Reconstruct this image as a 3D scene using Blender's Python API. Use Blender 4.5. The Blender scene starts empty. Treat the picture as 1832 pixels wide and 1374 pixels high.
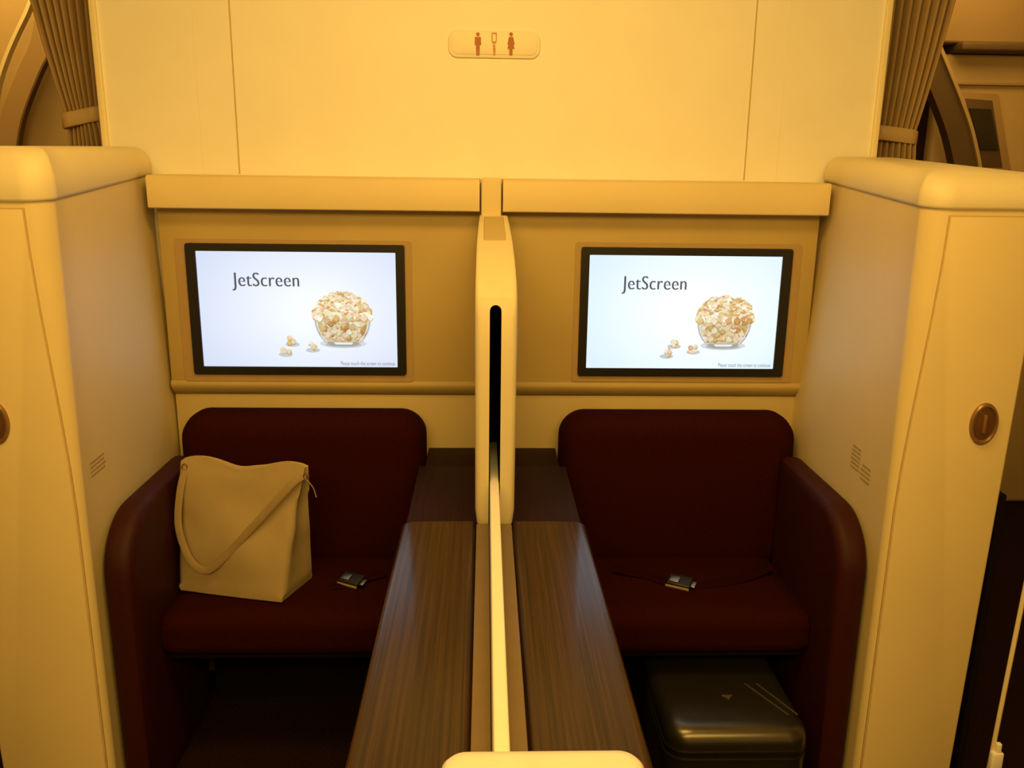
import bpy, bmesh, math, random
from mathutils import Vector, Matrix, noise as mnoise
random.seed(7)
C = bpy.context.scene.collection
sc = bpy.context.scene
try:
    sc.view_settings.view_transform = 'Standard'
    sc.view_settings.look = 'None'
except Exception as e:
    print(e)

# ---------------------------------------------------------------- camera
F = 1520.0
PITCH, YAW, ROLL = math.radians(13.93), math.radians(-1.9), math.radians(0.75)
CAM = Vector((0, 0, 1.35))
R = (Matrix.Rotation(YAW, 3, 'Z') @ Matrix.Rotation(math.pi/2-PITCH, 3, 'X') @ Matrix.Rotation(ROLL, 3, 'Z'))
cd = bpy.data.cameras.new('camera'); cam = bpy.data.objects.new('camera', cd); C.objects.link(cam)
cd.sensor_width = 36; cd.lens = 36*F/1832
cam.matrix_world = Matrix.Translation(CAM) @ R.to_4x4()
sc.camera = cam
def ray(px, py):
    return R @ Vector(((px-916)/F, -(py-687)/F, -1))
def U(px, py, D):
    d = ray(px, py); return CAM + d*((D-CAM.y)/d.y)
def UZ(px, py, z):
    d = ray(px, py); return CAM + d*((z-CAM.z)/d.z)

# ---------------------------------------------------------------- materials
def lin(c):
    return tuple(((v/255)/12.92 if v/255 <= .04045 else ((v/255+.055)/1.055)**2.4) for v in c)
def mat(name, col, rough=.5, metal=0, noise=0, scale=30, bump=0, spec=.5, stretch=None):
    m = bpy.data.materials.new(name); m.use_nodes = True
    nt = m.node_tree; b = nt.nodes['Principled BSDF']
    b.inputs['Base Color'].default_value = (*col, 1)
    b.inputs['Roughness'].default_value = rough; b.inputs['Metallic'].default_value = metal
    b.inputs['Specular IOR Level'].default_value = spec
    if noise or bump:
        tc = nt.nodes.new('ShaderNodeTexCoord'); mp = nt.nodes.new('ShaderNodeMapping')
        n = nt.nodes.new('ShaderNodeTexNoise'); n.inputs['Scale'].default_value = scale; n.inputs['Detail'].default_value = 4
        nt.links.new(tc.outputs['Object'], mp.inputs['Vector']); nt.links.new(mp.outputs[0], n.inputs['Vector'])
        if stretch: mp.inputs['Scale'].default_value = stretch
        if noise:
            cr = nt.nodes.new('ShaderNodeValToRGB')
            cr.color_ramp.elements[0].position = .3; cr.color_ramp.elements[1].position = .7
            cr.color_ramp.elements[0].color = (*[max(0, c*(1-noise)) for c in col], 1)
            cr.color_ramp.elements[1].color = (*[min(1, c*(1+noise)) for c in col], 1)
            nt.links.new(n.outputs['Fac'], cr.inputs['Fac']); nt.links.new(cr.outputs[0], b.inputs['Base Color'])
        if bump:
            bp = nt.nodes.new('ShaderNodeBump'); bp.inputs['Strength'].default_value = bump; bp.inputs['Distance'].default_value = .002
            nt.links.new(n.outputs['Fac'], bp.inputs['Height']); nt.links.new(bp.outputs[0], b.inputs['Normal'])
    return m
M = {}
M['wall'] = mat('cream_wall', (.80, .765, .67), .6, noise=.02, scale=8)
M['faint'] = mat('faint_joint', (.74, .69, .57), .6, noise=.02)
M['seam'] = mat('seam', (.50, .37, .19), .7, noise=.05)
M['shell'] = mat('shell_plastic', (.68, .555, .30), .50, noise=.03, scale=5, spec=.35)
M['cap'] = mat('cap_plastic', (.73, .64, .42), .5, noise=.03, scale=6)
M['band'] = mat('band_tan', (.65, .53, .29), .55, noise=.03, scale=5)
M['lower'] = mat('lower_panel_tan', (.47, .37, .175), .5, noise=.03, scale=5)
M['panel'] = mat('panel_tan', (.43, .325, .13), .55, noise=.04, scale=5, spec=.3)
M['surround'] = mat('surround_tan', (.37, .25, .11), .5, noise=.03)
M['post'] = mat('post_cream', (.68, .60, .40), .48, noise=.02)
M['divider'] = mat('divider_cream', (.84, .82, .77), .45, noise=.02)
M['strip'] = mat('strip_bronze', (.20, .14, .065), .45, noise=.05)
M['black'] = mat('black_gloss', (.004, .003, .003), .35, noise=.1)
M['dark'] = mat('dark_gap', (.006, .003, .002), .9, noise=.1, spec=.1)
M['fabric'] = mat('maroon_fabric', (.0235, .0024, .0018), .9, noise=.12, scale=120, bump=.15, spec=.06)
M['leather'] = mat('maroon_leather', (.031, .0040, .0024), .58, noise=.12, scale=60, bump=.12, spec=.2)
M['carpet'] = mat('carpet', (.016, .006, .002), .95, noise=.5, scale=180, bump=.6, spec=.1)
M['brass'] = mat('brass', (.30, .18, .085), .38, metal=.6, noise=.05)
M['bronze'] = mat('bronze_dark', (.13, .055, .024), .42, metal=.3, noise=.05)
M['steel'] = mat('steel', (.36, .34, .29), .35, metal=1, noise=.05)
M['belt'] = mat('belt_web', (.016, .0018, .0013), .9, noise=.2, scale=300, spec=.05)
M['bag'] = mat('bag_leather', (.35, .27, .15), .62, noise=.12, scale=6, bump=0, spec=.22)
M['bagstrap'] = mat('bag_strap', (.27, .20, .105), .6, noise=.06, scale=40, spec=.25)
M['case'] = mat('case_metal', (.13, .12, .092), .31, metal=.9, noise=.08, scale=12)
M['casetrim'] = mat('case_trim', (.008, .007, .005), .45, noise=.1)
M['casestripe'] = mat('case_stripe', (.19, .165, .11), .4, metal=.6, noise=.05)
M['caserim'] = mat('case_rim', (.05, .045, .034), .35, metal=.7, noise=.05)
M['curtain'] = mat('curtain_cloth', (.37, .26, .14), .95, noise=.04, scale=20, spec=.05)
M['far'] = mat('far_panel', (.36, .24, .12), .6, noise=.05, scale=4)
M['farlight'] = mat('far_light_panel', (.46, .33, .17), .5, noise=.05, scale=4)
M['fardark'] = mat('far_dark_frame', (.11, .065, .03), .6, noise=.1, scale=6)
M['glassdark'] = mat('dark_window', (.03, .025, .02), .2, noise=.1)
M['ceil'] = mat('ceiling_panel', (.7, .62, .48), .6, noise=.03)
M['glyph'] = mat('sign_glyph', (.36, .12, .03), .6, noise=.05)
M['glyph2'] = mat('sign_glyph_pale', (.50, .26, .09), .6, noise=.05)
M['signplate'] = mat('sign_plate', (.77, .71, .57), .5, noise=.03)
M['mark'] = mat('placard_print', (.42, .31, .15), .6, noise=.05)

def wood():
    m = mat('zebrano_wood', (.1, .05, .02), .27, spec=.55)
    nt = m.node_tree; b = nt.nodes['Principled BSDF']
    tc = nt.nodes.new('ShaderNodeTexCoord'); mp = nt.nodes.new('ShaderNodeMapping')
    mp.inputs['Scale'].default_value = (170, 1.6, 2.2)
    n = nt.nodes.new('ShaderNodeTexNoise'); n.inputs['Scale'].default_value = 1.6; n.inputs['Detail'].default_value = 4
    cr = nt.nodes.new('ShaderNodeValToRGB'); e = cr.color_ramp.elements
    e[0].position = .34; e[0].color = (.014, .0055, .0014, 1)
    e[1].position = .70; e[1].color = (.056, .0235, .0060, 1)
    nt.links.new(tc.outputs['Object'], mp.inputs[0]); nt.links.new(mp.outputs[0], n.inputs['Vector'])
    nt.links.new(n.outputs['Fac'], cr.inputs[0]); nt.links.new(cr.outputs[0], b.inputs['Base Color'])
    return m
M['wood'] = wood()
M['woodred'] = mat('dark_red_wood', (.018, .0042, .0014), .65, noise=.3, scale=2, stretch=(120, 2, 2), spec=.18)

def emit(name, col, s=1):
    m = bpy.data.materials.new(name); m.use_nodes = True; nt = m.node_tree
    nt.nodes.remove(nt.nodes['Principled BSDF'])
    e = nt.nodes.new('ShaderNodeEmission'); e.inputs[0].default_value = (*col, 1); e.inputs[1].default_value = s
    nt.links.new(e.outputs[0], nt.nodes['Material Output'].inputs[0])
    return m
def emit_attr(name, s=1):
    m = emit(name, (1, 1, 1), s); nt = m.node_tree
    a = nt.nodes.new('ShaderNodeVertexColor'); a.layer_name = 'Col'
    nt.links.new(a.outputs[0], [n for n in nt.nodes if n.type == 'EMISSION'][0].inputs[0])
    return m
M['etext'] = emit('screen_text', lin((92, 90, 96)))
M['etext2'] = emit('screen_small_text', lin((120, 122, 132)))
M['epop'] = emit_attr('screen_popcorn')

def emit_screen(name, cin, cout, ctr, s):
    m = emit(name, cin, s); nt = m.node_tree
    em = [n for n in nt.nodes if n.type == 'EMISSION'][0]
    tc = nt.nodes.new('ShaderNodeTexCoord'); mp = nt.nodes.new('ShaderNodeMapping')
    mp.vector_type = 'POINT'
    mp.inputs['Scale'].default_value = (3.0, 1, 4.2)
    mp.inputs['Location'].default_value = (-ctr[0]*3.0, -ctr[1], -ctr[2]*4.2)
    ln = nt.nodes.new('ShaderNodeVectorMath'); ln.operation = 'LENGTH'
    cr = nt.nodes.new('ShaderNodeValToRGB'); e = cr.color_ramp.elements
    e[0].position = .1; e[0].color = (*cin, 1); e[1].position = .95; e[1].color = (*cout, 1)
    nt.links.new(tc.outputs['Object'], mp.inputs[0]); nt.links.new(mp.outputs[0], ln.inputs[0])
    nt.links.new(ln.outputs['Value'], cr.inputs[0]); nt.links.new(cr.outputs[0], em.inputs[0])
    return m

# ---------------------------------------------------------------- object helpers
ROOT = {}
def thing(name, label, cat, loc=(0, 0, 0), group=None):
    o = bpy.data.objects.new(name, None); C.objects.link(o); o.location = loc; o.empty_display_size = .05
    o['label'] = label; o['category'] = cat
    if group: o['group'] = group
    ROOT[o.name] = Vector(loc); return o
def link(name, bm, m, parent=None, smooth=True, recalc=True, ang=38):
    if recalc: bmesh.ops.recalc_face_normals(bm, faces=bm.faces)
    off = ROOT.get(parent.name, Vector()) if parent else Vector()
    if parent:
        bmesh.ops.translate(bm, verts=bm.verts, vec=-off)
    me = bpy.data.meshes.new(name); bm.to_mesh(me); bm.free()
    o = bpy.data.objects.new(name, me); C.objects.link(o)
    for x in (m if isinstance(m, (list, tuple)) else [m]): me.materials.append(x)
    if parent: o.parent = parent
    ROOT[o.name] = off
    if smooth:
        for p in me.polygons: p.use_smooth = True
        try: me.set_sharp_from_angle(angle=math.radians(ang))
        except Exception: pass
    return o
def tag(o, label, cat, group=None):
    o['label'] = label; o['category'] = cat
    if group: o['group'] = group
    return o
def struct(o):
    o['kind'] = 'structure'; return o
def bm_box(bm, x0, x1, y0, y1, z0, z1, r=0, seg=3):
    if x0 > x1: x0, x1 = x1, x0
    t = bmesh.new()
    bmesh.ops.create_cube(t, size=1)
    for v in t.verts:
        v.co = Vector((x0+(v.co.x+.5)*(x1-x0), y0+(v.co.y+.5)*(y1-y0), z0+(v.co.z+.5)*(z1-z0)))
    if r: bmesh.ops.bevel(t, geom=list(t.edges), offset=r, segments=seg, profile=.5, affect='EDGES')
    me = bpy.data.meshes.new('t'); t.to_mesh(me); t.free(); bm.from_mesh(me); bpy.data.meshes.remove(me)
    return bm
def box(name, x0, x1, y0, y1, z0, z1, m, parent=None, r=0, seg=3):
    return link(name, bm_box(bmesh.new(), x0, x1, y0, y1, z0, z1, r, seg), m, parent)
def bm_prism(bm, pts, f0, f1, r=0, seg=2):
    """pts: 2D list, f0/f1: functions 2D -> 3D for the two caps"""
    t = bmesh.new()
    a = [t.verts.new(f0(*p)) for p in pts]; b = [t.verts.new(f1(*p)) for p in pts]
    fa = t.faces.new(a); fb = t.faces.new(b[::-1]); n = len(pts)
    for i in range(n): t.faces.new((a[i], b[i], b[(i+1) % n], a[(i+1) % n]))
    bmesh.ops.recalc_face_normals(t, faces=t.faces)
    if r:
        es = list(set(list(fa.edges)+list(fb.edges)))
        bmesh.ops.bevel(t, geom=es, offset=r, segments=seg, profile=.5, affect='EDGES')
    me = bpy.data.meshes.new('t'); t.to_mesh(me); t.free(); bm.from_mesh(me); bpy.data.meshes.remove(me)
    return bm
def rrect(x0, x1, z0, z1, r, n=6):
    out = []
    for cx, cz, a0 in ((x1-r, z1-r, 0), (x0+r, z1-r, 90), (x0+r, z0+r, 180), (x1-r, z0+r, 270)):
        for i in range(n+1):
            a = math.radians(a0+90*i/n); out.append((cx+r*math.cos(a), cz+r*math.sin(a)))
    return out
def plate(name, pts, y0, y1, m, parent=None, r=0, seg=2):
    return link(name, bm_prism(bmesh.new(), pts, lambda x, z: (x, y0, z), lambda x, z: (x, y1, z), r, seg), m, parent)
def bm_loft(bm, rings, cap0=True, cap1=True, closed=True):
    vs = [[bm.verts.new(p) for p in r] for r in rings]; n = len(rings[0])
    for a, b in zip(vs, vs[1:]):
        for i in range(n if closed else n-1):
            j = (i+1) % n; bm.faces.new((a[i], a[j], b[j], b[i]))
    if cap0: bm.faces.new(vs[0][::-1])
    if cap1: bm.faces.new(vs[-1])
    return bm
def bm_tube(bm, pts, r, n=8, flat=None):
    pts = [Vector(p) for p in pts]; rings = []
    for i, p in enumerate(pts):
        d = (pts[min(i+1, len(pts)-1)]-pts[max(i-1, 0)]).normalized()
        ref = Vector((0, -1, .25)) if flat else Vector((0, 0, 1))
        if abs(d.dot(ref.normalized())) > .95: ref = Vector((1, 0, 0))
        s = d.cross(ref).normalized(); u = s.cross(d).normalized()
        w, h = flat if flat else (r, r)
        rings.append([p+s*w*math.cos(2*math.pi*k/n)+u*h*math.sin(2*math.pi*k/n) for k in range(n)])
    return bm_loft(bm, rings)
def bm_ribbon(bm, pts, w, h, ref=Vector((0, -1, .25))):
    """flat band: rectangular section of half width w, half thickness h"""
    pts = [Vector(p) for p in pts]; rings = []
    for i, p in enumerate(pts):
        d = (pts[min(i+1, len(pts)-1)]-pts[max(i-1, 0)]).normalized()
        s = d.cross(ref).normalized(); u = s.cross(d).normalized()
        rings.append([p+s*a*w+u*b*h for a, b in ((-1, -.3), (-.9, -1), (.9, -1), (1, -.3), (1, .3), (.9, 1), (-.9, 1), (-1, .3))])
    return bm_loft(bm, rings)
def smooth_path(pts, sub=6):
    pts = [Vector(p) for p in pts]; out = []
    for i in range(len(pts)-1):
        p0, p1, p2, p3 = pts[max(i-1, 0)], pts[i], pts[i+1], pts[min(i+2, len(pts)-1)]
        for k in range(sub):
            t = k/sub
            out.append(.5*((2*p1)+(p2-p0)*t+(2*p0-5*p1+4*p2-p3)*t*t+(3*p1-p0-3*p2+p3)*t**3))
    out.append(pts[-1]); return out
def lerp(a, b, t): return a+(b-a)*t

# ---------------------------------------------------------------- setting
YU = 2.16        # upper bulkhead
YB = 2.05        # ledge band front
YP = 2.10        # monitor panel front
XL, XR = U(190, 255, YU).x, U(1562, 270, YU).x
Xc = UZ(891, 1100, .75).x
struct(box('floor', -2.6, 2.6, -1.6, 4.0, -.04, 0, M['carpet']))
struct(box('ceiling', -2.6, 2.6, -1.6, 4.0, 2.25, 2.30, M['ceil']))
struct(box('wall_left', -2.64, -2.6, -1.6, 4.0, 0, 2.25, M['far']))
struct(box('wall_right', 2.6, 2.64, -1.6, 4.0, 0, 2.25, M['far']))
struct(box('wall_back', -2.6, 2.6, 4.0, 4.04, 0, 2.25, M['far']))
w = struct(box('wall_front', XL, XR, YU, YU+.05, 0, 2.25, M['wall'], r=.006))
for i, (a, b) in enumerate((((408, 0), (430, 305)), ((1357, 0), (1330, 312)))):
    p, q = U(*a, YU), U(*b, YU)
    x = (p.x+q.x)/2
    struct(box('trim_%d' % (i+1), x-.0016, x+.0016, YU-.0012, YU, 1.34, 2.25, M['seam']))
for i, (a, b) in enumerate((((345, 0), (361, 305)), ((1412, 0), (1392, 312)))):
    p, q = U(*a, YU), U(*b, YU); x = (p.x+q.x)/2
    struct(box('trim_%d' % (i+3), x-.0006, x+.0006, YU-.0003, YU, 1.34, 2.25, M['faint']))
for i, (x, s) in enumerate(((XL, 1), (XR, -1))):
    struct(box('trim_%d' % (i+5), x-.008, x+.008, YU-.008, YU+.058, 0, 2.25, M['cap'], r=.003))

xl, xr = U(266, 350, YB).x-.004, U(1483, 350, YB).x+.004
zs = U(560, 690, YP).z
struct(box('wall_front_upper_panel', xl, xr, YP, YU-.002, zs, 1.325, M['panel'], r=.004))
bm = bmesh.new()
pr = [(YP, zs+.012), (YP-.003, zs+.005), (YP-.003, zs-.002), (YP+.006, zs-.014), (YP+.02, zs-.028), (YU-.002, zs-.028), (YU-.002, zs+.012)]
bm_prism(bm, pr, lambda y, z: (xl, y, z), lambda y, z: (xr, y, z))
struct(link('trim_7', bm, M['panel'], ang=60))
struct(box('wall_front_lower_panel', xl, xr, YP+.02, YU-.002, 0, zs-.028, M['lower'], r=.002))
for i, (a, b) in enumerate(((xl, U(858, 350, YB).x), (U(900, 350, YB).x, xr))):
    zt = 1.336; zb = U(560, 376, YB).z
    pr = [(YU-.002, zt+.001), (YB+.010, zt), (YB+.003, zt-.002), (YB, zt-.007), (YB, zb+.006), (YB+.001, zb+.002), (YB+.005, zb), (YU-.002, zb)]
    bm = bm_prism(bmesh.new(), pr, lambda y, z: (a, y, z), lambda y, z: (b, y, z))
    struct(link('trim_%d' % (8+i), bm, M['band'], ang=45))
struct(box('trim_10', U(861, 350, YB).x, U(897, 350, YB).x, YB-.0005, YU-.002, U(880, 392, YB).z, 1.338, M['band'], r=.003))

# ---------------------------------------------------------------- lavatory sign
a, b = U(802, 54, YU), U(966, 106, YU)
sg = thing('lavatory_sign', 'small rounded lavatory sign with three dark figures high on the cream bulkhead', 'sign', ((a.x+b.x)/2, YU, b.z))
plate('sign_plate', rrect(a.x, b.x, b.z, a.z, .022, 8), YU-.006, YU, M['signplate'], sg, r=.003)
plate('sign_inner', rrect(a.x+.008, b.x-.008, b.z+.008, a.z-.008, .016, 8), YU-.0075, YU-.005, M['signplate'], sg, r=.0008)
def circ(cx, cz, r, n=16, sz=1): return [(cx+r*math.cos(2*math.pi*i/n), cz+sz*r*math.sin(2*math.pi*i/n)) for i in range(n)]
def glyph(px, kind):
    c = U(px, 79, YU); s = .026; bm = bmesh.new(); y = YU-.0085
    polys = []
    if kind in ('man', 'woman'):
        polys.append(circ(c.x, c.z+.80*s, .17*s))
        if kind == 'man':
            polys.append([(c.x-.27*s, c.z+.58*s), (c.x+.27*s, c.z+.58*s), (c.x+.30*s, c.z-.12*s), (c.x+.18*s, c.z-.12*s), (c.x+.14*s, c.z-1.0*s), (c.x+.02*s, c.z-1.0*s), (c.x, c.z-.25*s), (c.x-.02*s, c.z-1.0*s), (c.x-.14*s, c.z-1.0*s), (c.x-.18*s, c.z-.12*s), (c.x-.30*s, c.z-.12*s)])
        else:
            polys.append([(c.x-.2*s, c.z+.58*s), (c.x+.2*s, c.z+.58*s), (c.x+.34*s, c.z-.1*s), (c.x+.24*s, c.z-.1*s), (c.x+.33*s, c.z-.45*s), (c.x+.16*s, c.z-.45*s), (c.x+.14*s, c.z-1.0*s), (c.x-.14*s, c.z-1.0*s), (c.x-.16*s, c.z-.45*s), (c.x-.33*s, c.z-.45*s), (c.x-.24*s, c.z-.1*s), (c.x-.34*s, c.z-.1*s)])
    else:
        w = .24*s
        polys += [[(c.x-w, c.z+.95*s), (c.x+w, c.z+.95*s), (c.x+w, c.z+.83*s), (c.x-w, c.z+.83*s)],
                  [(c.x-w, c.z+.83*s), (c.x-w+.1*s, c.z+.83*s), (c.x-w+.1*s, c.z+.2*s), (c.x-w, c.z+.2*s)],
                  [(c.x+w-.1*s, c.z+.83*s), (c.x+w, c.z+.83*s), (c.x+w, c.z+.2*s), (c.x+w-.1*s, c.z+.2*s)],
                  [(c.x-w, c.z+.2*s), (c.x+w, c.z+.2*s), (c.x+.7*w, c.z+.0*s), (c.x-.7*w, c.z+.0*s)],
                  circ(c.x, c.z-.2*s, .13*s),
                  [(c.x-.10*s, c.z-.34*s), (c.x+.14*s, c.z-.34*s), (c.x+.10*s, c.z-1.0*s), (c.x-.06*s, c.z-1.0*s)]]
    for p in polys: bm_prism(bm, p, lambda x, z: (x, y, z), lambda x, z: (x, y+.0012, z))
    o = link('pictogram', bm, M['glyph2' if kind == 'seat' else 'glyph'], sg, smooth=False)
    o['label'] = {'man': 'dark man figure', 'woman': 'dark woman figure', 'seat': 'paler toilet figure'}[kind]
glyph(855, 'man'); glyph(884, 'seat'); glyph(914, 'woman')

# ---------------------------------------------------------------- monitors
def text_mesh(s, x0, x1, z0, z1, y, m, parent, name='lettering', contrast=False):
    cu = bpy.data.curves.new('t', 'FONT'); cu.body = s; cu.resolution_u = 4
    if contrast: cu.offset = -.0135; cu.space_character = 1.05
    to = bpy.data.objects.new('t', cu); C.objects.link(to)
    bpy.context.view_layer.update()
    me = bpy.data.meshes.new_from_object(to.evaluated_get(bpy.context.evaluated_depsgraph_get()))
    bpy.data.objects.remove(to)
    bm = bmesh.new(); bm.from_mesh(me)
    if contrast:     # broad uprights, thinner horizontals
        for q in (1, 2, 3, 4):
            nv = len(bm.verts); bm.from_mesh(me); bm.verts.ensure_lookup_table()
            for v in bm.verts[nv:]: v.co.x += .013*q
    bpy.data.meshes.remove(me)
    xs = [v.co.x for v in bm.verts]; ys = [v.co.y for v in bm.verts]
    ax, bx, ay, by = min(xs), max(xs), min(ys), max(ys)
    for v in bm.verts:
        v.co = Vector((x0+(v.co.x-ax)/(bx-ax)*(x1-x0), y, z0+(v.co.y-ay)/(by-ay)*(z1-z0)))
    return link(name, bm, m, parent, smooth=False, recalc=False)

def monitor(name, label, bez, scr, surr, emat_cols, strength):
    y = YP
    def rect(t):
        l, r_, tp, bt = t; mx, my = (l+r_)/2, (tp+bt)/2
        return U(l, my, y).x, U(r_, my, y).x, U(mx, bt, y).z, U(mx, tp, y).z
    sx0, sx1, sz0, sz1 = rect(surr); bx0, bx1, bz0, bz1 = rect(bez); x0, x1, z0, z1 = rect(scr)
    t = thing(name, label, 'monitor', ((bx0+bx1)/2, y, bz0), 'seat monitors on the bulkhead')
    def ring(nm, o, i, ya, yb, m, r0, r1):
        po, pi = rrect(*o, r0, 5), rrect(*i, r1, 5); bm = bmesh.new(); n = len(po)
        A = [bm.verts.new((p[0], ya, p[1])) for p in po]; B = [bm.verts.new((p[0], ya, p[1])) for p in pi]
        Cc = [bm.verts.new((p[0], yb, p[1])) for p in po]; D = [bm.verts.new((p[0], yb, p[1])) for p in pi]
        for k in range(n):
            j = (k+1) % n
            bm.faces.new((A[k], A[j], B[j], B[k])); bm.faces.new((Cc[k], Cc[j], D[j], D[k]))
            bm.faces.new((A[k], A[j], Cc[j], Cc[k])); bm.faces.new((B[k], B[j], D[j], D[k]))
        return link(nm, bm, m, t)
    ring('surround', (sx0, sx1, sz0, sz1), (bx0-.001, bx1+.001, bz0-.001, bz1+.001), y-.003, y+.001, M['surround'], .008, .004)
    ring('bezel', (bx0, bx1, bz0, bz1), (x0, x1, z0, z1), y-.010, y-.001, M['black'], .006, .002)
    ys = y-.006
    sm = emit_screen('screen_glow', *emat_cols, ((x0+x1)/2+ (x1-x0)*.08-(bx0+bx1)/2, ys-y, (z0+z1)/2-bz0), strength)
    s = box('screen', x0-.001, x1+.001, ys, y-.002, z0-.001, z1+.001, sm, t)
    W, H = x1-x0, z1-z0
    X = lambda u: x0+u*W
    Z = lambda v: z1-v*H
    text_mesh('JetScreen', X(.172), X(.510), Z(.335), Z(.180), ys-.0006, M['etext'], s, contrast=True)
    text_mesh('Please touch the screen to continue', X(.705), X(.985), Z(.985), Z(.950), ys-.0006, M['etext2'], s)
    # popcorn picture: flat coloured shapes on the screen
    bm = bmesh.new(); cl = bm.loops.layers.float_color.new('Col'); cnt = [0]
    def poly(pts, col):
        cnt[0] += 1; yy = ys-.0004-cnt[0]*1.0e-6
        f = bm.faces.new([bm.verts.new((px, yy, pz)) for px, pz in pts][::-1])
        for l in f.loops: l[cl] = (*lin(col), 1)
    cx = X(.722); rim = .560; bot = .790
    hwid = lambda v: W*.143*math.sqrt(max(.02, 1-.66*(max(0, (v-rim)/(bot-rim)))**2.2))
    poly(circ(cx, Z(bot+.002), .12*W, 28, .20), (216, 221, 228)); poly(circ(cx, Z(bot+.012), .092*W, 28, .15), (186, 190, 194))
    def side(k_, off=0, v0=rim-.015):
        return [(cx+k_*(hwid(v0+(bot-v0)*i/14)+off), Z(v0+(bot-v0)*i/14)) for i in range(15)]
    poly(side(1)+side(-1)[::-1], (210, 208, 198))                   # pale glass body
    poly(side(1, -.010*W)+side(-1, -.010*W)[::-1], (218, 198, 162))
    pal = [(242, 222, 180), (249, 235, 203), (233, 201, 145), (254, 246, 224), (222, 182, 120), (243, 224, 186), (210, 162, 98)]
    def corn(x, z, r, dim=1.0):
        b = random.choice(pal)
        poly(circ(x+.1*r, z-.25*r, r*.95, 12), tuple(int(c*k_*dim) for c, k_ in zip(b, (.87, .79, .66))))
        for k in range(4):
            a = k*1.57+random.uniform(-.5, .5); rr = r*random.uniform(.40, .60)
            c = tuple(min(255, int(v*random.uniform(.96, 1.06)*dim)) for v in b)
            poly(circ(x+.50*r*math.cos(a), z+.44*r*math.sin(a), rr, 12), c)
    kr = .0168*W
    for i in range(150):
        v = random.uniform(rim-.01, bot-.045); u = random.uniform(-1, 1)
        corn(cx+u*(hwid(v)-.022*W), Z(v), kr*.95, .93)
    # glass sheen along the walls and the thick foot
    for sgn in (-1, 1):
        o1 = side(sgn, .001*W); o2 = side(sgn, -.005*W)
        poly(o1+o2[::-1], (190, 188, 180))
        o1 = side(sgn, -.010*W); o2 = side(sgn, -.014*W)
        poly(o1+o2[::-1], (238, 240, 238))
    q = bot-.015
    poly([(cx-.082*W, Z(q)), (cx+.082*W, Z(q)), (cx+.075*W, Z(q+.025)), (cx+.048*W, Z(q+.038)), (cx-.048*W, Z(q+.038)), (cx-.075*W, Z(q+.025))], (172, 166, 154))
    poly([(cx-.05*W, Z(q+.005)), (cx+.052*W, Z(q+.005)), (cx+.043*W, Z(q+.024)), (cx-.038*W, Z(q+.024))], (236, 241, 244))
    # heap: rounded dome with a ragged outline
    hp = []
    for i in range(270):
        u = random.uniform(-1, 1); top = .215*math.sqrt(max(0, 1-u*u))**.9
        hp.append((random.uniform(-.01, 1)*top, u))
    hp.sort(key=lambda t_: -t_[0])
    for h_, u in hp: corn(cx+u*W*.140, Z(rim+.005)+h_*H, kr*random.uniform(.9, 1.2))
    for (u, v) in ((.462, .765), (.425, .855), (.565, .815)):
        poly(circ(X(u), Z(v+.035), kr*2.2, 14, .35), (200, 206, 212))
        for k in range(5): corn(X(u)+random.uniform(-1, 1)*kr*1.1, Z(v)+random.uniform(-1, 1)*kr*.9, kr*.85, .95)
    link('popcorn_picture', bm, M['epop'], s, smooth=False, recalc=False)
    return t
monitor('seat_monitor', 'black framed monitor with popcorn screen above the seat holding the beige bag',
        (341, 725.5, 437, 669), (359, 710, 450, 655), (322, 738, 429, 682),
        (lin((243, 247, 253)), lin((209, 218, 239))), 1.10)
monitor('seat_monitor', 'brighter black framed monitor with popcorn screen above the empty seat and dark suitcase',
        (1036.5, 1407.5, 444, 672), (1051, 1390, 457, 658), (1026, 1424, 435, 683),
        (lin((246, 252, 255)), lin((212, 230, 246))), 1.15)

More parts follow.
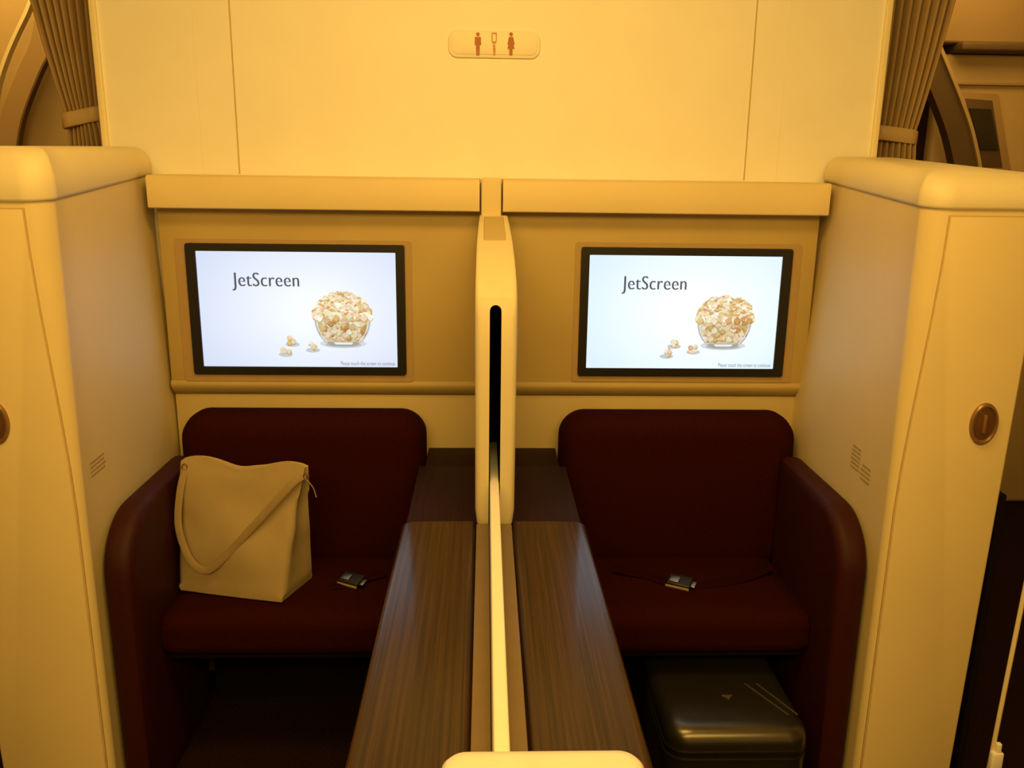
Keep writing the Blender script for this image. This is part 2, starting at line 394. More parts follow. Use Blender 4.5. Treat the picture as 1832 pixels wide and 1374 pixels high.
# ---------------------------------------------------------------- side shells
def shell(name, label, s, xlo, xlb, xhf, xhb, xo, ztb, ztf, zcb, zcf, latch_px):
    yf, yb = 1.55, 2.15
    def tz(z):
        t = min(1, max(0, (z-.68)/.62)); return t*t*(3-2*t)
    def xi(z, y):
        u = min(1, max(0, (y-yf)/(yb-yf)))
        lo = xlo+(xlb-xlo)*u; hi = xhf+(xhb-xhf)*u
        return lo+(hi-lo)*tz(z)
    xout = lambda z: xo+.026*z/1.3
    rr1 = lambda z: .018+.027*tz(z)
    def sec(z, e=0, zf=None):
        r1, r2 = rr1(z)+max(e, 0), .030+max(e, 0); pts = []
        f = yf-e
        def P(x, y):
            pts.append((s*x, y, z if zf is None else zf(y)))
        zq = z
        for k in range(9):
            y = yb+(f+r1-yb)*k/8; P(xi(zq, y)-e, y)
        xa = xi(zq, yf)-e
        for k in range(1, 13):
            a = math.radians(90*k/12); P(xa+r1-r1*math.cos(a), f+r1-r1*math.sin(a))
        xb = xout(z)+e
        P((xa+r1+xb-r2)/2, f)
        for k in range(0, 9):
            a = math.radians(90*k/8); P(xb-r2+r2*math.sin(a), f+r2-r2*math.cos(a))
        P(xb, yb)
        return pts
    zc = lambda y: zcf+(zcb-zcf)*(y-yf)/(yb-yf)
    zt = lambda y: ztf+(ztb-ztf)*min(1, max(0, (y-yf)/(yb-yf)))**.6
    t = thing(name, label, 'partition', (s*(xlo+xo)/2, 1.85, 0), 'cream side shells enclosing the two seats')
    bm = bmesh.new()
    rings = [sec(z) for z in (0, .35, .68, .80, .92, 1.04, 1.15)]+[sec(1.3, 0, lambda y: zc(y)+.004)]
    bm_loft(bm, rings); link('body', bm, M['shell'], t)
    bm = bmesh.new()
    rings = [sec(1.3, .0005, zc), sec(1.3, .003, lambda y: zc(y)+.001), sec(1.3, .005, lambda y: zc(y)+.006),
             sec(1.3, .004, lambda y: zc(y)+(zt(y)-zc(y))*.45), sec(1.3, -.001, lambda y: zc(y)+(zt(y)-zc(y))*.68),
             sec(1.3, -.009, lambda y: zc(y)+(zt(y)-zc(y))*.85), sec(1.3, -.019, lambda y: zc(y)+(zt(y)-zc(y))*.95), sec(1.3, -.030, zt),]
    bm_loft(bm, rings); link('cap', bm, M['cap'], t, ang=50)
    bm = bmesh.new(); bm_loft(bm, [sec(1.3, .0008, lambda y: zc(y)-.0025), sec(1.3, .0008, lambda y: zc(y)+.001)]); link('cap_joint', bm, M['seam'], t)
    def pan(nm, ins, ya, yb_, m, rr):
        zz = [0.02+ins] + [.1*i for i in range(1, 13)] + [zcf-.012-ins]
        inn = [(s*(xi(z, yf)+rr1(z)-.006+ins), z) for z in zz]
        out = [(s*(xout(z)-.012-ins), z) for z in (zz[-1], zz[0])]
        return plate(nm, inn+out, ya, yb_, m, t, r=rr)
    pan('panel_groove', -.002, yf-.0012, yf+.002, M['seam'], 0)
    dp = pan('door_panel', .0010, yf-.004, yf+.002, M['shell'], .0015)
    lc = U(*latch_px, yf)
    bm = bmesh.new(); rx, rz = .0275, .042
    prof = [(1.0, 0), (1.0, .004), (.93, .007), (.84, .007), (.78, .003)]
    rings = [[(lc.x+rx*k*math.cos(2*math.pi*i/36), yf-.004-d, lc.z+rz*k*math.sin(2*math.pi*i/36)) for i in range(36)] for k, d in prof]
    bm_loft(bm, rings, False, False); la = link('latch_ring', bm, M['brass'], t)
    la['label'] = 'oval brass latch ring'
    plate('latch_pad', [(lc.x+rx*.8*math.cos(2*math.pi*i/36), lc.z+rz*.8*math.sin(2*math.pi*i/36)) for i in range(36)], yf-.0065, yf-.003, M['bronze'], t, r=.001)
    plate('latch_lever', rrect(lc.x-.0035, lc.x+.0035, lc.z-.019, lc.z+.019, .0034, 5), yf-.011, yf-.006, M['brass'], t, r=.001)
    return t, xi, yf, xo
rs, rxi, yf, rxo = shell('side_shell', 'cream curved partition right of the seat with the suitcase', 1, .801, .806, .806, .846, 1.013, 1.400, 1.352, 1.340, 1.296, (1757, 757))
ls, lxi, _, lxo = shell('side_shell', 'cream curved partition beside the seat with the beige bag', -1, .771, .795, .774, .816, 1.000, 1.400, 1.380, 1.335, 1.290, (-7, 755))
def placard(t, s, xi, corners, rows):
    bm = bmesh.new()
    (y0, z0), (y1, z1) = corners
    for r_ in range(rows):
        z = z1-(z1-z0)*(r_+.5)/rows; y = y0
        while y < y1-.004:
            w = random.uniform(.003, .008); h = (z1-z0)/rows*.22
            ya, yb = y, min(y+w, y1)
            P = [(ya, z-h), (yb, z-h), (yb, z+h), (ya, z+h)]
            f = bm.faces.new([bm.verts.new((s*(xi(q, p)-.0012), p, q)) for p, q in P])
            y = yb+.0025
    link('placard_print', bm, M['mark'], t, smooth=False)
placard(rs, 1, rxi, ((1.70, .735), (1.745, .79)), 6); placard(rs, 1, rxi, ((1.645, .725), (1.69, .765)), 4)
placard(ls, -1, lxi, ((1.605, .755), (1.675, .790)), 4)
box('door_slot', rxo+.016, rxo+.030, 1.56, 2.1, .02, .74, M['dark'], rs, r=.003)
pt = [Vector((rxo+.036, 1.49, .015)), Vector((rxo+.039, 1.49, .2)), Vector((rxo+.044, 1.49, .40)), Vector((rxo+.050, 1.49, .62))]
bm = bm_tube(bmesh.new(), smooth_path(pt), .0045); o = link('sliding_door_edge', bm, M['cap'], rs)
c = U(1779, 1348, 1.49)
bm = bm_box(bmesh.new(), c.x-.012, c.x+.012, 1.475, 1.49, c.z-.03, c.z+.01, .004); bm_box(bm, c.x-.004, c.x+.006, 1.478, 1.488, c.z, c.z+.03, .002)
link('door_catch', bm, M['divider'], rs)

# ---------------------------------------------------------------- centre console
ZT = .66
cs = thing('centre_console', 'dark wood centre console with twin countertops between the two seats', 'console', (Xc, 1.2, 0))
hw = .183
box('body', Xc-hw+.012, Xc+hw-.012, .45, 1.975, 0, ZT-.028, M['woodred'], cs, r=.004)
for s in (-1, 1):
    xa, xb = Xc+s*.036, Xc+s*(hw+.004); r = .022
    pts = [(xa, .45), (xa, 1.625)] + [(xb-s*r+s*r*math.sin(a), 1.625-r+r*math.cos(a)) for a in [math.pi/2*i/8 for i in range(9)]] + [(xb, .45)]
    bm = bm_prism(bmesh.new(), pts, lambda x, y: (x, y, ZT-.028), lambda x, y: (x, y, ZT), r=.012, seg=5)
    o = link('countertop', bm, M['wood'], cs)
    box('rear_shelf', Xc+s*.001, Xc+s*(hw-.004), 1.628, 1.974, ZT-.027, ZT-.008, M['woodred'], cs, r=.001)
    box('rear_block', Xc+s*.001, Xc+s*(hw-.018), 1.9745, 2.118, 0, ZT-.008, M['woodred'], cs, r=.001)
    box('trim_strip', Xc+s*.0100, Xc+s*.0355, .785, 1.598, ZT-.028, ZT+.003, M['strip'], cs, r=.002)
box('divider_panel', Xc-.009, Xc+.009, .785, 1.86, ZT-.02, .752, M['divider'], cs, r=.003)

# divider post
pc = U(887, 690, 1.60).x
def rr_ring(cx, h, y0, y1, z, r=.012):
    return [(x, y, z) for x, y in rrect(cx-h, cx+h, y0, y1, r, 4)]
bm = bmesh.new(); topx = U(883, 395, 2.04).x
spec = [(ZT-.002, 1.605, .036), (ZT+.03, 1.600, .0395), (1.02, 1.600, .0405), (1.08, 1.602, .0405), (1.12, 1.612, .0405), (1.145, 1.645, .0402), (1.175, 1.72, .0395), (1.205, 1.83, .0385), (1.235, 1.96, .0355), (1.252, 2.035, .0325)]
bm_loft(bm, [rr_ring(pc+(topx-pc)*max(0, (y-1.6)/.44), h, y, 2.099, z) for z, y, h in spec])
ps = thing('divider_post', 'tall cream divider post with a black slot between the two monitors', 'divider post', (pc, 1.85, ZT))
po = link('housing', bm, [M['post'], M['dark']], ps)
zst = U(887, 547, 1.60).z
r = .0112
pts = [(Xc-r, ZT-.1), (Xc+r, ZT-.1)]+[(Xc+r*math.cos(a), zst-r+r*math.sin(a)) for a in [math.pi*i/12 for i in range(13)]]
bmc = bm_prism(bmesh.new(), pts, lambda x, z: (x, 1.5, z), lambda x, z: (x, 1.92, z))
cut = link('cut', bmc, M['dark'], None, smooth=False)
md = po.modifiers.new('b', 'BOOLEAN'); md.object = cut; md.operation = 'DIFFERENCE'; md.solver = 'EXACT'
bpy.context.view_layer.update()
nm = bpy.data.meshes.new_from_object(po.evaluated_get(bpy.context.evaluated_depsgraph_get()))
po.modifiers.clear(); po.data = nm; bpy.data.objects.remove(cut)
off = ROOT[po.name]
for p in nm.polygons:
    vs = [nm.vertices[i].co+off for i in p.vertices]
    inside = all(abs(v.x-Xc) < r+.0003 and v.z < zst+.0003 and v.y < 1.9203 for v in vs)
    p.material_index = 1 if (inside and abs(p.normal.y) < .5 or (inside and p.center.y+off.y > 1.9)) else 0
bm = bmesh.new()
def top_pt(y, x, up):
    for (z0, y0, h0), (z1, y1, h1) in zip(spec, spec[1:]):
        if y0 <= y <= y1 and y1 > y0: return (x, y, z0+(z1-z0)*(y-y0)/(y1-y0)+up)
Q = [(1.85, -.024), (1.85, .024), (1.955, .0235), (2.02, .0225), (2.02, -.0225), (1.955, -.0235)]
cxy = lambda y: pc+(topx-pc)*(y-1.6)/.44
lo = [bm.verts.new(top_pt(y, cxy(y)+x, .0003)) for y, x in Q]; hi = [bm.verts.new(top_pt(y, cxy(y)+x*.95, .0025)) for y, x in Q]
bm.faces.new((hi[0], hi[1], hi[2], hi[5])); bm.faces.new((hi[5], hi[2], hi[3], hi[4]))
for i in range(6): bm.faces.new((lo[i], lo[(i+1) % 6], hi[(i+1) % 6], hi[i]))
link('top_inset', bm, M['lower'], ps)

# near cap
a, b = UZ(788, 1345, .775), UZ(1152, 1345, .775)
yfar = UZ(960, 1333, .775).y
bm = bmesh.new()
def capring(e, z, rr): return [(x, y, z) for x, y in rrect(a.x+e, b.x-e, .50+e, yfar-e, rr, 8)]
bm_loft(bm, [capring(.004, ZT+.001, .022), capring(0, ZT+.006, .024), capring(0, .757, .024), capring(.002, .767, .023), capring(.007, .773, .020), capring(.016, .775, .016)])
tag(link('console_end_cap', bm, M['divider']), 'pale rounded cap at the near end of the low centre divider', 'end cap')

# ---------------------------------------------------------------- ottoman seats
def ottoman(label, s, xo, xin, xcon, bx0):
    t = thing('footrest_seat', label, 'seat', (s*(abs(xo)+abs(xcon))/2, 1.85, 0), 'maroon bench seats below the monitors')
    xa, xb = min(bx0, xcon), max(bx0, xcon)
    bm = bmesh.new()
    zb0, zt0 = .36, U(545, 738, 1.995).z-.008
    def br(y, e):
        pts = rrect(xa+e, xb-e, zb0+e, zt0-e, .062-min(e, .03)*.5, 8)
        return [(x, y, z-.008*((2*(x-(xa+xb)/2)/(xb-xa))**2 if z > .6 else 0)) for x, z in pts]
    bm_loft(bm, [br(2.098, .006), br(2.088, .001), br(2.06, 0), br(2.035, .003), br(2.018, .009), br(2.005, .019), br(1.996, .032), br(1.991, .052)])
    link('backrest', bm, M['fabric'], t, ang=60)
    ys = 1.99; zt = .672; R_ = .13
    pr = [(ys, 0), (ys, zt)]+[(1.585+R_-R_*math.sin(a), zt-R_+R_*math.cos(a)) for a in [math.pi/2*i/12 for i in range(13)]]+[(1.585, 0)]
    bm = bm_prism(bmesh.new(), pr, lambda y, z: (xo, y, z), lambda y, z: (xin, y, z), r=.024, seg=5)
    link('armrest', bm, M['leather'], t)
    x0, x1 = min(xin, xcon), max(xin, xcon)
    if s < 0: x1 = Xc-hw-.006; x0 += .001
    else: x0 = Xc+hw+.006; x1 -= .001
    bm = bm_box(bmesh.new(), x0, x1, 1.690, 1.9905, .300, .402, 0)
    bmesh.ops.subdivide_edges(bm, edges=list(bm.edges), cuts=17, use_grid_fill=True)
    for v in bm.verts:
        u = 2*(v.co.x-x0)/(x1-x0)-1; w_ = 2*(v.co.y-1.69)/(.30)-1; q = 2*(v.co.z-.3)/.102-1
        ex = .034
        dx_ = max(0, abs(v.co.x-(x0+x1)/2)-((x1-x0)/2-.010))*2.2; dy_ = max(0, (1.69+ex)-v.co.y); dz_ = max(0, abs(v.co.z-.351)-(.051-ex))
        L = math.sqrt(dx_**2+dy_**2+dz_**2)
        if L > ex:
            k = ex/L
            v.co.x += -math.copysign(dx_*(1-k)/2.2, v.co.x-(x0+x1)/2); v.co.y += dy_*(1-k); v.co.z += -math.copysign(dz_*(1-k), v.co.z-.351)
        if q > .9: v.co.z += .008*(1-u*u)*(1-w_*w_)
    link('seat_cushion', bm, M['fabric'], t, ang=60)
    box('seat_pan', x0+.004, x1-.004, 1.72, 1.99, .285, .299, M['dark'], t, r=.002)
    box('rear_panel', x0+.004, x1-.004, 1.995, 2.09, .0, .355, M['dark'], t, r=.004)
    return t
ottoman('maroon bench seat on the left, with the beige tote bag standing on it', -1, -.769, -.706, Xc-hw+.016, -.752)
ottoman('maroon bench seat on the right, with the dark suitcase tucked beneath', 1, .798, .733, Xc+hw-.014, .788)

# ---------------------------------------------------------------- tote bag
zs_ = .412
A, B, Cc = UZ(318, 1056, zs_), UZ(508, 1079, zs_), UZ(562, 1034, zs_)
Dd = A+(Cc-B)
TL, TR = U(327, 816, (A.y+Dd.y)/2-.005), U(548, 830, (B.y+Cc.y)/2)
bag = thing('tote_bag', 'beige leather tote bag with a long strap standing on the left seat', 'bag', tuple((A+Cc)/2))
bm = bmesh.new(); NR = 26; rings = []
depth = (Cc-B)
for k in range(NR+1):
    v = k/NR
    corners_b = [A, B, Cc, Dd]
    d2 = depth*(.06)
    ct = [TL-d2, TR-d2, TR+d2, TL+d2]
    e = v**.9
    cr = [lerp(corners_b[i], ct[i], e) for i in range(4)]
    ring = []
    N = 24
    for side in range(4):
        p, q = cr[side], cr[(side+1) % 4]; n = N if side % 2 == 0 else 8
        for i in range(n):
            tt = i/n; P = lerp(p, q, tt)
            nrm = (q-p); nrm = Vector((nrm.y, -nrm.x, 0)).normalized()
            bul = math.sin(math.pi*tt)*math.sin(math.pi*min(1, v*1.05))
            if side == 0: P = P+nrm*(.012*bul+.012*math.exp(-((v-.30)/.25)**2)*math.exp(-((tt-.55)/.3)**2)-.006*math.exp(-((v-.72)/.14)**2)*math.exp(-((tt-.45)/.22)**2))
            if side == 2: P = P-nrm*.002*bul
            if side % 2 == 1: P = P-nrm*.010*bul*(1 if side == 1 else .3)
            # soft creases in the leather
            nz = mnoise.noise(Vector((P.x*8, P.z*7, 1.3+side)))*.011+mnoise.noise(Vector((P.x*18+P.z*14, P.z*8, 4)))*.005
            P = P+nrm*nz*math.sin(math.pi*min(1, v*.9+.05))*(1-.75*v**3)*(1 if side != 2 else .2)
            if side == 0: al = tt
            elif side == 1: al = 1
            elif side == 2: al = 1-tt
            else: al = 0
            wave = -.026*math.exp(-((al-.47)/.15)**2)+.006*math.exp(-((al-.16)/.12)**2)+.006*math.exp(-((al-.86)/.09)**2)-.008*math.exp(-((al-.66)/.09)**2)-.010*math.exp(-(al/.035)**2)-.008*math.exp(-((1-al)/.03)**2)
            if side == 2: wave = wave*.6-.002
            P = P+Vector((0, 0, wave*v**6))
            ring.append(P)
    if k == 0: ring = [lerp(P, (A+B+Cc+Dd)/4, .04) for P in ring]
    rings.append(ring)
rings.insert(1, [lerp(P, (A+B+Cc+Dd)/4, -.016)+Vector((0, 0, .010)) for P in rings[0]])
top = rings[-1]; ctr = sum(top, Vector())/len(top)
rings.append([lerp(P, Vector((P.x, ctr.y+(P.x-ctr.x)*(TR.y-TL.y)/(TR.x-TL.x), P.z)), .45)-Vector((0, 0, .002)) for P in top])
rings.append([lerp(P, Vector((P.x, ctr.y+(P.x-ctr.x)*(TR.y-TL.y)/(TR.x-TL.x), P.z)), .6)-Vector((0, 0, .02)) for P in top])
bm_loft(bm, rings)
for _ in range(2):
    bmesh.ops.smooth_vert(bm, verts=[v for v in bm.verts if v.co.z > zs_+.012 and v.co.z < TL.z-.07], factor=.5, use_axis_x=True, use_axis_y=True, use_axis_z=True)
for v in bm.verts: v.co.z = max(v.co.z, zs_)
bo = link('bag_body', bm, M['bag'], bag, ang=70)
def onfront(px, py, out=.012):
    n = (B-A).cross(TL-A).normalized(); d = ray(px, py)
    t = (A-CAM).dot(n)/d.dot(n); P = CAM+d*t
    toward = (CAM-P).normalized(); return P+toward*out
path = [onfront(333, 834, .006), onfront(322, 880, .020), onfront(319, 940, .027), onfront(334, 990, .028), onfront(352, 1014, .028), onfront(372, 1020, .028), onfront(398, 1000, .029), onfront(445, 950, .030), onfront(495, 895, .028), onfront(526, 862, .021), onfront(545, 850, .008)]
bm = bm_ribbon(bmesh.new(), smooth_path(path, 8), .0080, .0006); link('strap', bm, M['bagstrap'], bag)
for px, py in ((548, 852), (330, 836)):
    c = onfront(px, py, .010); pts = [c+Vector((.006*math.cos(2*math.pi*i/16), 0, .008*math.sin(2*math.pi*i/16))) for i in range(17)]
    link('strap_ring', bm_tube(bmesh.new(), pts, .0012, 6), M['bronze'], bag)
tp = [onfront(548, 858, .01), onfront(560, 872, .008), onfront(566, 890, .006)]
link('tassel', bm_tube(bmesh.new(), smooth_path(tp, 4), .0012, 6), M['bagstrap'], bag)

# ---------------------------------------------------------------- seat belts
def belt(label, bpx, pathpx):
    z = .413
    c = UZ(*bpx, z)
    t = thing('seat_belt', label, 'seat belt', tuple(c), 'lap belts on the bench seats')
    pts = [UZ(px, py, z+.001+dz) for px, py, dz in pathpx]
    link('webbing', bm_ribbon(bmesh.new(), smooth_path(pts, 6), .013, .0008, ref=Vector((0, -.25, 1))), M['belt'], t)
    rot = Matrix.Translation(c+Vector((0, 0, .003))) @ Matrix.Rotation(math.radians(-28), 4, 'Z') @ Matrix.Rotation(math.radians(16), 4, 'X')
    def part(nm, m, *a_):
        bm = bm_box(bmesh.new(), *a_); bmesh.ops.transform(bm, matrix=rot, verts=bm.verts); return link(nm, bm, m, t)
    part('buckle', M['casetrim'], -.028, .028, -.018, .018, 0, .012, .003)
    part('buckle_flap', M['steel'], -.022, .000, -.012, .008, .0122, .0145, .001)
    part('buckle_tongue', M['steel'], .028, .038, -.010, .010, .004, .007, .001)
    part('buckle_edge', M['bagstrap'], -.029, .027, -.022, -.0180, .001, .007, .001)
belt('dark lap belt with silver buckle beside the beige bag', (630, 1042), [(590, 1048, 0), (610, 1046, 0), (630, 1040, .001), (655, 1034, .001), (688, 1024, .001)])
belt('dark lap belt with silver buckle on the seat above the suitcase', (1216, 1046), [(1098, 1016, .004), (1120, 1022, .002), (1160, 1030, .0), (1200, 1042, .001), (1250, 1046, .0), (1320, 1036, .0), (1360, 1022, .003), (1378, 1014, .006)])

# ---------------------------------------------------------------- suitcase
zc_ = .238
a, b = UZ(1190, 1325, .20).x, UZ(1446, 1325, .20).x
y0 = UZ(1320, 1322, zc_-.015).y; y1 = 1.985
sc_ = thing('suitcase', 'dark hard-shell suitcase lying flat beneath the right seat', 'suitcase', ((a+b)/2, (y0+y1)/2, 0))
def shell_half(z0, z1, flip, prof):
    rings = []
    for e, h in prof:
        z = (z0+(z1-z0)*h) if not flip else (z1-(z1-z0)*h)
        rings.append([(x, y, z) for x, y in rrect(a+e, b-e, y0+e, y1-e, .045-e*.35, 7)])
    bm = bmesh.new(); bm_loft(bm, rings)
    return bm
link('upper_shell', shell_half(.188, zc_, False, [(0, 0), (0, .36), (.001, .50), (.004, .68), (.010, .84), (.018, .94), (.028, .985), (.040, 1.0)]), M['case'], sc_, ang=60)
link('lower_shell', shell_half(.020, .174, True, [(0, 0), (0, .72), (.003, .84), (.010, .93), (.022, .98), (.034, 1.0)]), M['case'], sc_, ang=60)
link('zip_band', bm_loft(bmesh.new(), [[(x, y, z) for x, y in rrect(a+.002, b-.002, y0+.002, y1-.003, .044, 7)] for z in (.1742, .1878)]), M['casetrim'], sc_)
for z in (.1715, .1905):
    ring = rrect(a-.0015, b+.0015, y0-.0015, y1, .046, 7)
    bm = bmesh.new(); bm_loft(bm, [[(x, y, z-.002) for x, y in ring], [(x, y, z+.002) for x, y in ring]]); link('rim', bm, M['caserim'], sc_)
for dx_ in (0, .030):
    P, Q = UZ(1332+dx_*700, 1222, zc_+.0012), UZ(1410+dx_*560, 1278, zc_+.0012)
    d = (Q-P).normalized(); n = Vector((-d.y, d.x, 0))*.0013
    bm = bmesh.new(); lo = [bm.verts.new(v) for v in (P-n, P+n, Q+n, Q-n)]; bm.faces.new(lo)
    ex = bmesh.ops.extrude_face_region(bm, geom=list(bm.faces)); bmesh.ops.translate(bm, verts=[v for v in ex['geom'] if isinstance(v, bmesh.types.BMVert)], vec=(0, 0, -.0016))
    link('stripe', bm, M['casestripe'], sc_, smooth=False)
c = UZ(1302, 1248, zc_)
bm = bmesh.new()
for p in ([(-.012, .009), (.012, .009), (.012, .006), (-.012, .006)], [(-.009, .004), (.009, .004), (.006, .001), (-.006, .001)], [(-.004, -.001), (.004, -.001), (.0015, -.007), (-.0015, -.007)]):
    bm_prism(bm, p, lambda x, y: (c.x+x, c.y+y, zc_-.0002), lambda x, y: (c.x+x, c.y+y, zc_+.0010))
link('emblem', bm, M['casestripe'], sc_, smooth=False)
hx = (a+b)/2
link('carry_handle', bm_tube(bmesh.new(), smooth_path([(hx-.06, y0+.004, .095), (hx-.052, y0-.014, .098), (hx, y0-.018, .098), (hx+.052, y0-.014, .098), (hx+.06, y0+.004, .095)], 5), .006), M['casetrim'], sc_)
for wx in (a+.05, b-.05):
    for wy in (y0+.05, y1-.05):
        bm = bmesh.new(); bmesh.ops.create_cone(bm, cap_ends=True, segments=20, radius1=.012, radius2=.012, depth=.02)
        bmesh.ops.transform(bm, matrix=Matrix.Translation((wx, wy, .012)) @ Matrix.Rotation(math.pi/2, 4, 'Y'), verts=bm.verts); link('wheel', bm, M['casetrim'], sc_)

# ---------------------------------------------------------------- curtains
def curtain(label, x_top, x_y0, x_tie, z_y0, z_tie, folds, sl):
    D = 2.32
    t = thing('curtain', label, 'curtain', ((x_tie[0]+x_tie[1])/2, D, 0), 'tied-back aisle curtains')
    zs2 = [2.22, 2.0, z_y0, lerp(z_y0, z_tie, .35), lerp(z_y0, z_tie, .7), lerp(z_y0, z_tie, .92), z_tie, z_tie-.03, z_tie-.10, z_tie-.3, z_tie-.7, .05]
    def span(z):
        if z >= z_y0:
            q = (z-z_y0)/(2.22-z_y0); return lerp(x_y0[0], x_top[0], q), lerp(x_y0[1], x_top[1], q)
        if z >= z_tie:
            q = ((z-z_tie)/(z_y0-z_tie))**.9; return lerp(x_tie[0], x_y0[0], q), lerp(x_tie[1], x_y0[1], q)
        q = min(1, (z_tie-z)/.5)**.6; w_ = .03*q
        return x_tie[0]-w_*.6, x_tie[1]+w_
    bm = bmesh.new(); rows = []
    n = folds*14
    for z in zs2:
        x0, x1 = span(z); wd = x1-x0; row = []
        amp = min(.048, .34*wd)
        for i in range(n+1):
            u = i/n; ph = u*folds*math.pi        # rounded pleats with deep narrow creases
            s_ = abs(math.sin(ph))
            row.append((x0+wd*u, D+amp*(.5-s_**.75)+.010*math.sin(u*5+1), z))
        rows.append(row)
    bm_loft(bm, rows, False, False, closed=False)
    o = link('drape', bm, M['curtain'], t, recalc=False)
    m_ = o.modifiers.new('s', 'SOLIDIFY'); m_.thickness = .001
    for p in o.data.polygons: p.use_smooth = True
    x0, x1 = x_tie
    bm = bm_loft(bmesh.new(), [[(x, y, z_tie+dz+sl*(x-x0)/(x1-x0)) for x, y in rrect(x0-.008+e, x1+.008-e, D-.034+e, D+.034-e, .028, 5)] for dz, e in ((-.018, .002), (-.014, 0), (.014, 0), (.018, .002))])
    link('tieback', bm, M['farlight'], t)
    bm = bm_box(bmesh.new(), min(x0, x_top[0]), max(x1, x_top[1]), D-.012, D+.012, 2.222, 2.248, .004)
    link('curtain_rail', bm, M['strip'], t)
D = 2.32
zy, zt_ = U(100, 0, D).z, U(150, 218, D).z
curtain('brown pleated curtain tied back beside the bulkhead, left end of the photo', (U(52, 0, D).x-.10, XL-.03), (U(52, 0, D).x, U(168, 0, D).x), (U(120, 215, D).x, U(184, 215, D).x), zy, zt_, 8, .02)
zy, zt_ = U(1650, 0, D).z, U(1600, 238, D).z
curtain('brown pleated curtain tied back beside the exit door, right end of the photo', (XR+.03, U(1708, 0, D).x+.10), (U(1590, 0, D).x, U(1706, 0, D).x), (U(1566, 235, D).x, U(1634, 235, D).x), zy, zt_, 8, -.012)

# ---------------------------------------------------------------- doorways seen past the curtains
def arch(nm, pxs, width, y, m, parent, dep=.05):
    pts = smooth_path([U(px, py, y) for px, py in pxs], 6)
    top_ = pts[0]; last = pts[-1]
    d0 = (pts[0]-pts[1]).normalized(); k = (2.249-top_.z)/max(.2, d0.z)
    pts = [top_+d0*k]+pts
    dn = (pts[-1]-pts[-2]).normalized()
    ext = [last+dn*.12+Vector((-dn.x*.03, 0, 0)), Vector((last.x+dn.x*.20, y, last.z-.35)), Vector((last.x+dn.x*.26, y, last.z-.8)), Vector((last.x+dn.x*.22, y, .002))]
    pts += ext; L = []; Rr = []
    for i, p in enumerate(pts):
        dd = (pts[min(i+1, len(pts)-1)]-pts[max(0, i-1)]).normalized(); n = Vector((-dd.z, 0, dd.x))*width/2
        L.append(p+n); Rr.append(p-n)
    bm = bmesh.new()
    rings = [[l, r_, r_+Vector((0, dep, 0)), l+Vector((0, dep, 0))] for l, r_ in zip(L, Rr)]
    bm_loft(bm, rings)
    for v in bm.verts: v.co.z = max(.001, min(2.249, v.co.z))
    return link(nm, bm, m, parent)
Y2 = 3.30
d1 = bpy.data.objects.new('door_1', None); C.objects.link(d1); d1['kind'] = 'structure'; d1.location = (2.1, Y2, 0); ROOT[d1.name] = Vector((2.1, Y2, 0))
zt2 = U(1760, 92, Y2).z; xL2 = U(1700, 95, Y2).x
box('door_leaf', xL2, 2.58, Y2+.06, Y2+.12, .001, zt2, M['farlight'], d1, r=.02)
box('door_header', U(1716, 92, Y2).x, 2.58, Y2-.02, Y2+.12, zt2, zt2+.03, M['fardark'], d1, r=.008)
box('header_panel', XR+.1, 2.58, Y2+.02, Y2+.10, zt2+.031, 2.249, M['far'], d1, r=.01)
def quad(nm, cs_, ya, yb, m):
    pts = [U(px, py, Y2) for px, py in cs_]
    plate(nm, [(p.x, p.z) for p in pts], ya, yb, m, d1, r=.004)
quad('window_frame', [(1726, 162), (1800, 166), (1826, 330), (1768, 330)], Y2+.045, Y2+.062, M['far'])
quad('window_recess', [(1738, 174), (1788, 178), (1806, 300), (1768, 300)], Y2+.042, Y2+.05, M['fardark'])
quad('window_pane', [(1744, 192), (1784, 194), (1798, 268), (1764, 268)], Y2+.035, Y2+.05, M['glassdark'])
box('door_fold', U(1722, 130, Y2).x, 2.5, Y2+.045, Y2+.065, U(1760, 150, Y2).z, U(1760, 145, Y2).z, M['far'], d1, r=.002)
RC = [(1650, -10), (1678, 70), (1700, 125), (1722, 180), (1740, 232), (1753, 290)]
arch('door_frame', [(x-24, y+4) for x, y in RC], .085, Y2-.1, M['fardark'], d1)
arch('frame_trim', RC, .012, Y2-.11, M['farlight'], d1)
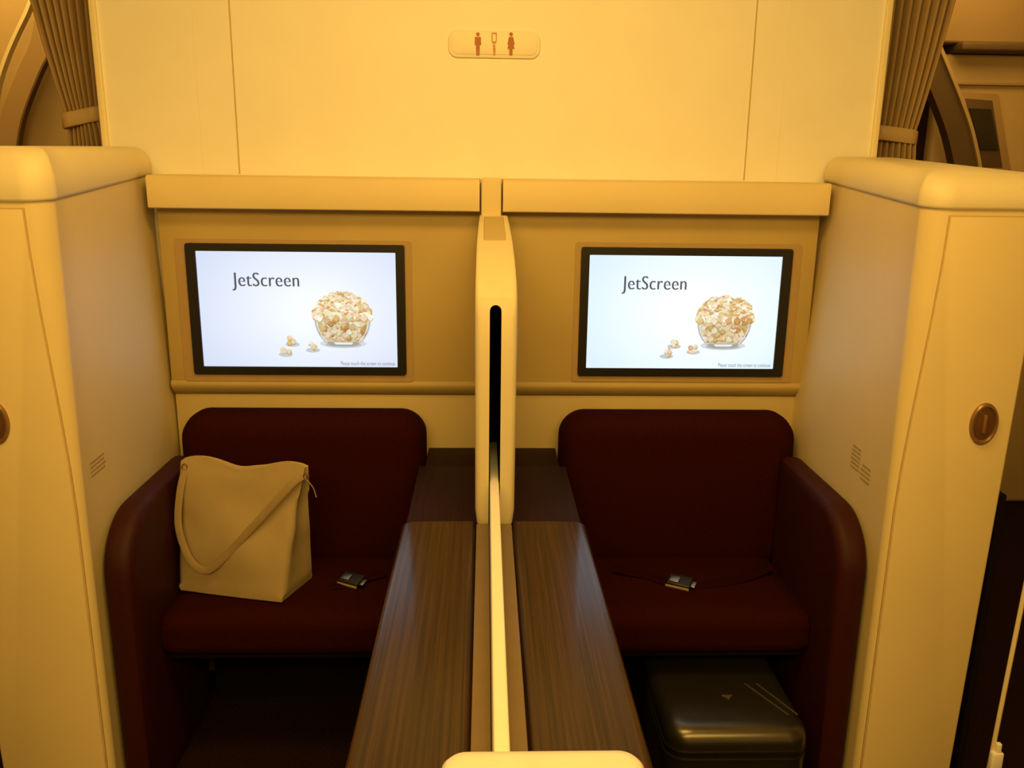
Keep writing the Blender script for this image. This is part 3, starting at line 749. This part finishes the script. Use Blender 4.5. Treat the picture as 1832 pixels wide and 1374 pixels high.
d2 = bpy.data.objects.new('door_2', None); C.objects.link(d2); d2['kind'] = 'structure'; d2.location = (-2.1, Y2, 0); ROOT[d2.name] = Vector((-2.1, Y2, 0))
box('door_leaf', -2.58, U(150, 100, Y2).x, Y2+.06, Y2+.12, .001, 2.249, M['farlight'], d2, r=.02)
LC = [(100, -10), (84, 80), (62, 130), (40, 185), (27, 230), (20, 280)]
arch('door_frame', [(x-12, y) for x, y in LC], .07, Y2-.03, M['far'], d2, dep=.03)
arch('frame_edge', [(x+8, y) for x, y in LC], .007, Y2-.035, M['fardark'], d2, dep=.03)
arch('frame_cover', [(60, -20), (46, 20), (26, 62), (8, 105), (-6, 150), (-14, 200)], .012, Y2-.04, M['cap'], d2, dep=.03)

# ---------------------------------------------------------------- light
def area(name, loc, target, sx, sy, power, col):
    l = bpy.data.lights.new(name, 'AREA'); l.shape = 'RECTANGLE'; l.size = sx; l.size_y = sy; l.energy = power; l.color = col
    o = bpy.data.objects.new(name, l); C.objects.link(o); o.location = loc
    o.rotation_euler = (Vector(target)-Vector(loc)).to_track_quat('-Z', 'Y').to_euler(); return o
WARM = (1.0, .588, .128)
area('cabin_light_rear', (0, -.6, 2.15), (0, 2.1, 1.10), 2.4, .7, 64, WARM)
area('cabin_light_over', (0, .95, 2.22), (0, 1.15, 0), 1.2, .4, 11, WARM)
area('shell_fill_left', (-.10, 1.15, 2.05), (-.90, 1.65, .85), .3, .3, 3.2, WARM)  # added out-of-frame fill to brighten the left shell's inner face, no real lamp
area('shell_fill_right', (.15, 1.15, 2.05), (.93, 1.65, .85), .3, .3, 3.2, WARM)  # same added fill for the right shell's inner face, not a cabin fitting
area('aisle_light_left', (-1.7, 2.9, 2.2), (-1.7, 3.1, 0), .8, .6, 8, WARM)
area('aisle_light_right', (1.6, 2.9, 2.2), (1.6, 3.1, 0), .8, .6, 7, WARM)
wd = bpy.data.worlds.new('world'); sc.world = wd; wd.use_nodes = True
bg = wd.node_tree.nodes['Background']; bg.inputs[0].default_value = (1, .57, .12, 1); bg.inputs[1].default_value = .42
